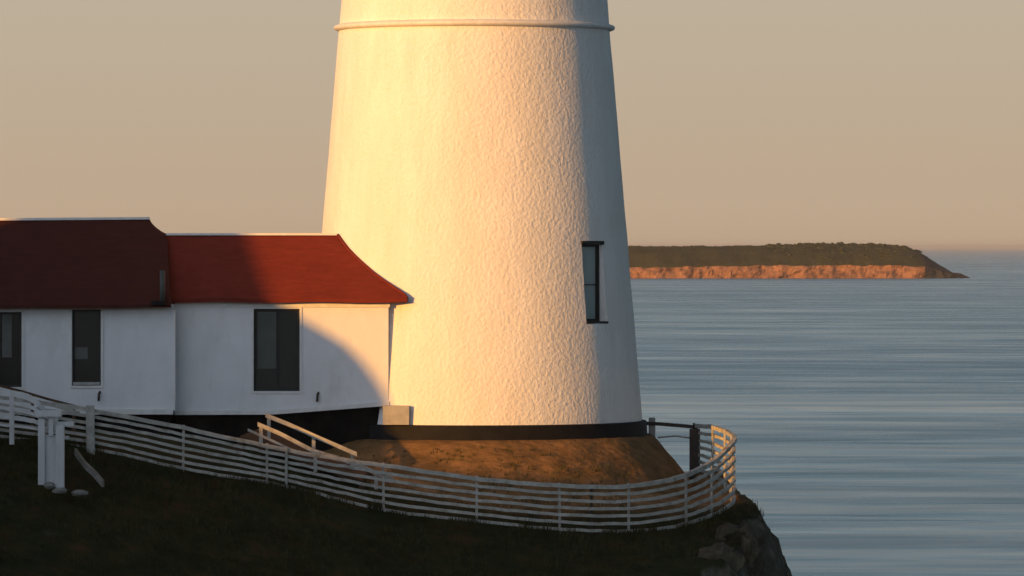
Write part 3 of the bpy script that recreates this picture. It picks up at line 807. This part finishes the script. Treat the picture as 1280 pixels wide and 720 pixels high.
yg = -11.0
g = empty('gate_post', tuple(W(64, 612, yg)))
tag(g, 'tall white boxed timber gate post on the dark grass at left', 'gate post')
def gb(name, p0, p1, t0, t1, ya, yb, m=M['white_board'], bev=.008):
    bm = bmesh.new(); box(bm, X(p0, yg), X(p1, yg), ya, yb, Z(t1, yg), Z(t0, yg)); return from_bm(name, bm, m, g, bevel=bev)
gb('board', 48, 56.5, 524, 606, yg-.10, yg+.06)
gb('board', 70, 80.5, 531, 612, yg-.10, yg+.06)
gb('panel', 56.4, 70.1, 544, 609, yg-.02, yg+.05)
gb('board', 61, 67, 519, 545, yg-.07, yg+.03)
gb('cap', 46, 77, 513, 521, yg-.14, yg+.10, bev=.015)
gb('cross_piece', 52, 92, 527, 533, yg+.07, yg+.11)
gb('cross_piece', 52, 86, 545, 549, yg+.07, yg+.11)

def stone(name, label, cat, c, size, mt, seed, group=None, sub=4, amp=.35):
    bm = bmesh.new(); bmesh.ops.create_icosphere(bm, subdivisions=sub, radius=1)
    for v in bm.verts:
        p = v.co.copy()
        q = p*1.1 + Vector((seed*7.3, seed, 0))
        cell = mnoise.cell(p*1.6 + Vector((seed, 0, 0)))
        d = 1 + amp*mnoise.fractal(q, .9, 2.1, 5) + .12*abs(mnoise.noise(q*3)) + .06*cell
        # planar fractures
        for a_ in range(5):
            nn = Vector((math.sin(a_*2.1+seed), math.cos(a_*1.7+seed*2), math.sin(a_*3.3+seed)*.7)).normalized()
            e = (p*d).dot(nn); 
            if e > .72: p = p - nn*(e-.72)/d
        p = p*d
        v.co = Vector((p.x*size[0], p.y*size[1], p.z*size[2]))
    me = bpy.data.meshes.new(name); bm.to_mesh(me); bm.free()
    o = link(name, me, mt, smooth=True); o.location = c; tag(o, label, cat, group)
    return o
for k, (px, py, y, s, lb) in enumerate(((62,607,-11.2,(.10,.09,.07),'small pale stone under the left foot of the white gate post'),
                              (74,613,-11.3,(.15,.1,.06),'flat pale stone under the right foot of the white gate post'),
                              (99,616,-11.2,(.17,.1,.06),'low pale stone in the grass right of the white gate post'))):
    q = W(px, py, y); stone('stone', lb, 'stone', q, s, M['pale_rock'], k+1, sub=3)
bm = bmesh.new(); 
pl_pts = []
for px, py in ((92,562),(104,580),(118,594),(130,608)):
    q = W(px, py, -10.2); pl_pts.append(Vector((q.x, q.y, max(q.z, gz(q.x, q.y)+.03))))
bar(bm, [W(94,564,-10.2), W(106,580,-10.25), W(118,592,-10.3), W(129,605,-10.35)], .14, .13, .012)
tag(from_bm('plank', bm, M['pale_rock'], bevel=.01), 'weathered pale plank lying aslant on the grass beside the gate post', 'plank')

# rocks on the cliff
rk = [(930,702,-5.2,(.42,.8,.55),5,'big rounded dark boulder jutting from the cliff end beneath the fence'),
      (897,706,-7.0,(.50,.5,.36),9,'broad dark rock on the slope left of the big cliff boulder'),
      (912,668,-5.4,(.30,.4,.22),13,'smaller dark rock just beneath the fence curve')]
for px, py, y, s, sd, lb in rk:
    q = W(px, py, y); stone('boulder', lb, 'boulder', q, s, M['rock'], sd, 'boulders on the cliff end', sub=5)

# ------------------------------------------------------------------ grass
def grass():
    rnd = random.Random(11)
    V = []; Fc = []
    def blade(x, y, z, h, w, lean, az):
        dx, dy = math.cos(az), math.sin(az)
        sx, sy = -dy*w, dx*w
        i = len(V)
        lx, ly = dx*lean, dy*lean
        V.extend([(x-sx, y-sy, z-.03), (x+sx, y+sy, z-.03), (x+sx*.6+lx*.4, y+sy*.6+ly*.4, z+h*.6), (x-sx*.6+lx*.4, y-sy*.6+ly*.4, z+h*.6), (x+lx, y+ly, z+h)])
        Fc.append((i, i+1, i+2, i+3)); Fc.append((i+3, i+2, i+4))
    cnt = 0
    # slope below the fence
    fx = [p[0] for p in sm if p[1] < -2.3]; fy = [p[1] for p in sm if p[1] < -2.3]
    while cnt < 5200:
        x = rnd.uniform(-10.8, 6.0); yf = float(np.interp(x, fx, fy))
        y = yf + .25 - abs(rnd.gauss(0, 1))*3.2 if rnd.random() < .8 else yf - rnd.uniform(-.2, .5)
        if y < -20: continue
        d = float(sdist(np.array([x]), np.array([y]))[0])
        if d > .3 or (d > -.8 and rnd.random() < .6): continue
        if mnoise.noise(Vector((x*.7, y*.7, 4))) < -.35: continue
        z = gz(x, y); cnt += 1
        near = abs(y-yf) < .5
        hh = rnd.uniform(.06, .17) * (1.25 if near else 1) * (1+.6*mnoise.noise(Vector((x*1.3, y*1.3, 0))))
        for k in range(rnd.randint(6, 11)):
            a = rnd.uniform(0, 6.28); r_ = rnd.uniform(0, .10)
            blade(x+r_*math.cos(a), y+r_*math.sin(a), z, hh*rnd.uniform(.6, 1.15), rnd.uniform(.004, .009), rnd.uniform(.02, .11), rnd.uniform(0, 6.28))
    # taller weeds crowding the foot of the fence
    for k in range(70):
        s_ = rnd.uniform(S[0]+5, S[-1]-4.5); p, t = at_s(s_)
        x, y = p[0]+rnd.uniform(-.1,.1), p[1]-rnd.uniform(.03,.35); z = gz(x, y); H_ = rnd.uniform(.12, .34)
        for q in range(rnd.randint(14, 40)):
            a = rnd.uniform(0, 6.28); r_ = rnd.uniform(0, .16)
            blade(x+r_*math.cos(a), y+r_*math.sin(a)*.6, z, H_*rnd.uniform(.4, 1.1), rnd.uniform(.005, .012), rnd.uniform(.02, .16), rnd.uniform(0, 6.28))
    # thin dry tufts on the terrace by the foundation and along the bank
    for k in range(700):
        x = rnd.uniform(-4.6, 3.2); y = rnd.uniform(-6.6, -4.9) if rnd.random() < .75 else rnd.uniform(-4.9, -3.9)
        if math.hypot(x, y) < 4.0: continue
        z = gz(x, y)
        r0 = math.hypot(x, y)
        if r0 < 6.8: z = max(z, -.30 - .40*max(0, r0-3.72)*(1+.12*(r0-3.7)))
        for q in range(6):
            a = rnd.uniform(0, 6.28); blade(x+rnd.uniform(-.05,.05), y+rnd.uniform(-.05,.05), z, rnd.uniform(.02, .055), .006, rnd.uniform(.02,.06), a)
    me = bpy.data.meshes.new('grass'); me.from_pydata(V, [], Fc)
    tag(link('grass', me, M['grass']), 'dark dry grass on the slope below the fence', 'grass', kind='stuff')
grass()

# ------------------------------------------------------------------ sea air
bm = bmesh.new(); box(bm, -61000, 61000, -61000, 61000, -16, 15)
hm = bpy.data.materials.new('sea haze'); hm.use_nodes = True; hn = hm.node_tree
hn.nodes.remove(hn.nodes['Principled BSDF']); pv = hn.nodes.new('ShaderNodeVolumePrincipled')
pv.inputs['Color'].default_value = (.86, .92, 1, 1); pv.inputs['Density'].default_value = .000045; pv.inputs['Anisotropy'].default_value = .1
hn.links.new(pv.outputs[0], hn.nodes['Material Output'].inputs['Volume'])
tag(from_bm('haze', bm, hm), 'thin evening haze over the sea', kind='stuff')

# ------------------------------------------------------------------ light
EL = R(8.0)
sun_d = bpy.data.lights.new('sun', 'SUN'); sun = bpy.data.objects.new('sun', sun_d); col.objects.link(sun)
sun_d.energy = 4.7; sun_d.angle = R(1.0); sun_d.color = (1.0, .445, .07)
to_sun = Vector((-sa*math.cos(EL), -ca*math.cos(EL), math.sin(EL)))
sun.rotation_euler = (-to_sun).to_track_quat('-Z', 'Y').to_euler()

w = bpy.data.worlds.new('World'); sc.world = w; w.use_nodes = True
nt = w.node_tree; N = nt.nodes; L = nt.links
bg = N['Background']; bg.inputs['Strength'].default_value = .1
sky = N.new('ShaderNodeTexSky'); sky.sky_type = 'NISHITA'; sky.sun_disc = False
sky.sun_elevation = EL; sky.sun_rotation = R(180) + AZ; sky.dust_density = 2.0; sky.air_density = 1.0; sky.ozone_density = 1.5
tc = N.new('ShaderNodeTexCoord'); sp = N.new('ShaderNodeSeparateXYZ'); L.new(tc.outputs['Generated'], sp.inputs[0])
# dusk haze: warm tan near the horizon, blue above, over the computed sky
rp = N.new('ShaderNodeValToRGB'); e = rp.color_ramp.elements
stops = [(0.0, (4.5,3.32,2.27)), (.045, (4.35,3.62,2.78)), (.085, (2.5,3.6,4.3)), (.22, (1.45,2.65,3.6)), (.5, (.16,.34,.6)), (1.0, (.08,.18,.36))]
while len(e) < len(stops): e.new(.5)
for q, (p, c) in zip(e, stops): q.position = p; q.color = (*[min(v, 10) for v in c], 1)
L.new(sp.outputs['Z'], rp.inputs[0])
mx = N.new('ShaderNodeMixRGB'); mx.inputs[0].default_value = .92
L.new(sky.outputs[0], mx.inputs[1]); L.new(rp.outputs[0], mx.inputs[2])
# the brighter half of the sky, around the low sun
vd = N.new('ShaderNodeVectorMath'); vd.operation = 'DOT_PRODUCT'; lv = Vector((-.70, -.70, .10)).normalized(); vd.inputs[1].default_value = lv
L.new(tc.outputs['Generated'], vd.inputs[0])
mr = N.new('ShaderNodeMapRange'); mr.interpolation_type = 'SMOOTHSTEP'; mr.inputs['From Min'].default_value = .42; mr.inputs['From Max'].default_value = 1.0
L.new(vd.outputs['Value'], mr.inputs[0])
gl = N.new('ShaderNodeMixRGB'); gl.blend_type = 'ADD'; gl.inputs[2].default_value = (6.8, 7.1, 8.2, 1)
L.new(mr.outputs[0], gl.inputs[0]); L.new(mx.outputs[0], gl.inputs[1])
L.new(gl.outputs[0], bg.inputs['Color'])

# ------------------------------------------------------------------ render settings
sc.render.engine = 'CYCLES'
sc.view_settings.view_transform = 'Standard'
sc.view_settings.look = 'None'
sc.view_settings.exposure = .3
sc.view_settings.gamma = 1
sc.cycles.max_bounces = 5
